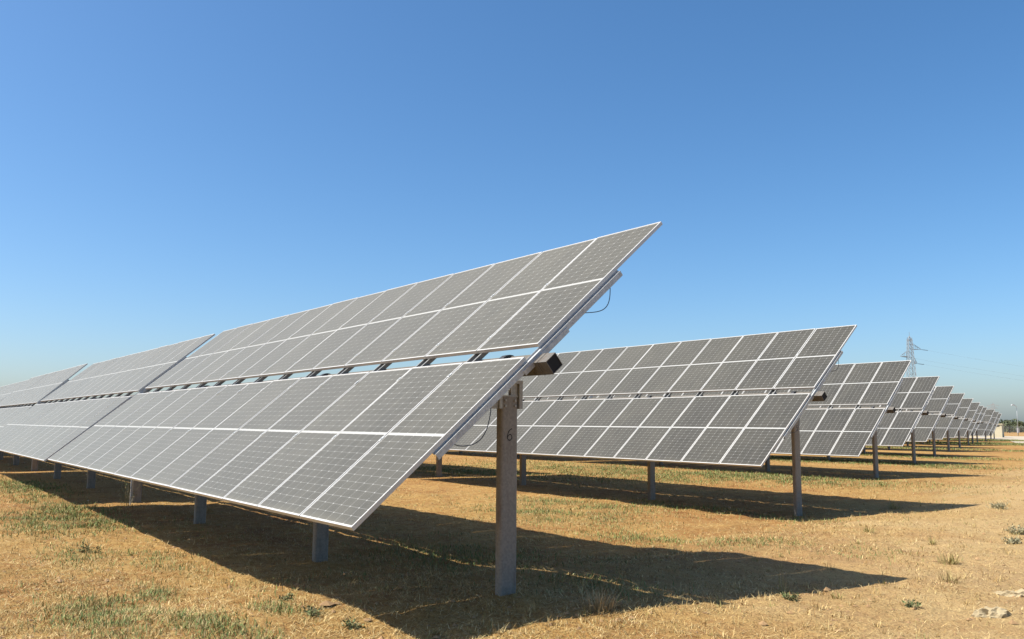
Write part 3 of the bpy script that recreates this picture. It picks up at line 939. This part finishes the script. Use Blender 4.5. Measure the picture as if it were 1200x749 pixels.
DGRN = [(0.117, 0.146, 0.060), (0.150, 0.164, 0.072), (0.205, 0.176, 0.084)]
weed(-7.71, 17.8, .24, .12, 80, SAGE, "pale grey green weed on the ground right of the second row's shadow tip", seed=1)
weed(-5.21, 12.4, .16, .09, 60, SAGE, "pale grey green weed at the right edge, level with the first bare strip", seed=2)
weed(-5.55, 13.4, .22, .11, 70, SAGE, "flat greyish weed behind the other sage weed at the right edge", seed=3)
weed(-9.45, 17.1, .30, .22, 90, OLIVE, "bushy olive weed at the tip of the second row's shadow", seed=4, leafy=False)
weed(-5.80, 11.4, .12, .16, 36, OLIVE, "upright yellow green weed on bare soil beyond the front shadow tip", seed=5, leafy=False)
weed(-3.95, 7.35, .09, .07, 18, DGRN, "small dark green weed between the front shadow tip and the pale stone", seed=6)
weed(-4.60, 7.25, .13, .09, 36, OLIVE, "low olive weed in front of the front shadow tip", seed=7, leafy=False)
weed(-4.35, 8.85, .20, .10, 70, [(.34, .26, .12), (.28, .22, .09)], "dry yellow tuft just right of the front shadow tip", seed=8, leafy=False)
weed(-5.02, 7.05, .12, .26, 9, OLIVE, "tall thin yellow stalks at the edge of the front shadow", seed=9, lean=(.05, .45), leafy=False)
weed(-4.75, 6.75, .09, .09, 22, DGRN, "small green weed on bare soil under the tall stalks", seed=10)
weed(-5.42, 5.02, .30, .17, 150, [(.43, .32, .17), (.38, .27, .13)], "dry straw tuft beside the foot of the post painted 6", seed=11, lean=(.2, 1.1), leafy=False)
weed(-18.75, 4.33, .30, .62, 26, [(.25, .22, .11), (.14, .16, .07), (.35, .26, .14)], "tall leggy weed beside the thin white stake under the panels", seed=12, lean=(.05, .6), wd=.006)
weed(-6.72, 3.05, .12, .10, 24, DGRN, "leafy blue green weed on the lit ground at the front shadow's edge", seed=13)
weed(-6.25, 3.15, .11, .09, 20, DGRN, "leafy green weed nearest the bottom edge along the front shadow", seed=14)
weed(-7.55, 3.15, .10, .07, 18, DGRN, "tiny dark green weed beside the front shadow's lit edge", seed=15)
weed(-7.0, 11.9, .18, .12, 60, OLIVE, "small olive weed on bare soil beyond the front array's shadow", seed=16, leafy=False)
weed(-4.85, 9.9, .24, .12, 80, OLIVE, "flat olive weed on the bare track right of the front shadow", seed=17, leafy=False)
weed(-6.1, 16.2, .30, .2, 90, OLIVE, "olive weed at the right edge below the sage weed", seed=18, leafy=False)
weed(-12.6, 2.45, .22, .12, 25, DGRN, "dark green leafy weed left of centre on the sunlit foreground", seed=19)

# white stake
def stake():
    b = MB(); z = gz(-18.95, 4.43)
    b.tube([(0, 0, -.1), (.012, 0, .95)], [.013, .012], 8)
    o = b.build("marker_stake", M_WHITE, None, False, (-18.95, 4.43, z))
    tag(o, "thin white marker stake among tall weeds under the front array", "stake")
stake()

# half-buried pale stones
M_STONE = simple("pale_limestone", (.36, .285, .165), .95, 0, .14, 9.0)
def stone(x, y, a, b_, h, rz, seed, label):
    rg = np.random.default_rng(seed)
    bm = bmesh.new(); bmesh.ops.create_icosphere(bm, subdivisions=4, radius=1)
    for v in bm.verts:
        p = np.array([[v.co.x, v.co.y, v.co.z]])
        nz = fbm(p[:, 0] * 2.2 + seed, p[:, 1] * 2.2 + p[:, 2], seed, 4)[0] - .5
        nz2 = fbm(p[:, 0] * 9 + seed, p[:, 1] * 9 + p[:, 2] * 3, seed + 4, 3)[0] - .5
        k = 1 + .9 * nz + .35 * nz2
        v.co = Vector((v.co.x * a * k, v.co.y * b_ * k, min(v.co.z, .8 + .8 * nz) * h * k))
    me = bpy.data.meshes.new("stone"); bm.to_mesh(me); bm.free(); me.materials.append(M_STONE)
    o = bpy.data.objects.new("stone", me); o.location = (x, y, gz(x, y) - h * .25); o.rotation_euler = (0, 0, rz)
    link(o); tag(o, label, "stone", "pale stones in the soil at lower right")
stone(-3.42, 7.62, .15, .10, .10, .9, 3, "pale limestone lump half buried at the lower right corner")
stone(-3.70, 8.75, .17, .09, .08, .7, 9, "smaller pale stone behind the limestone lump at the lower right")
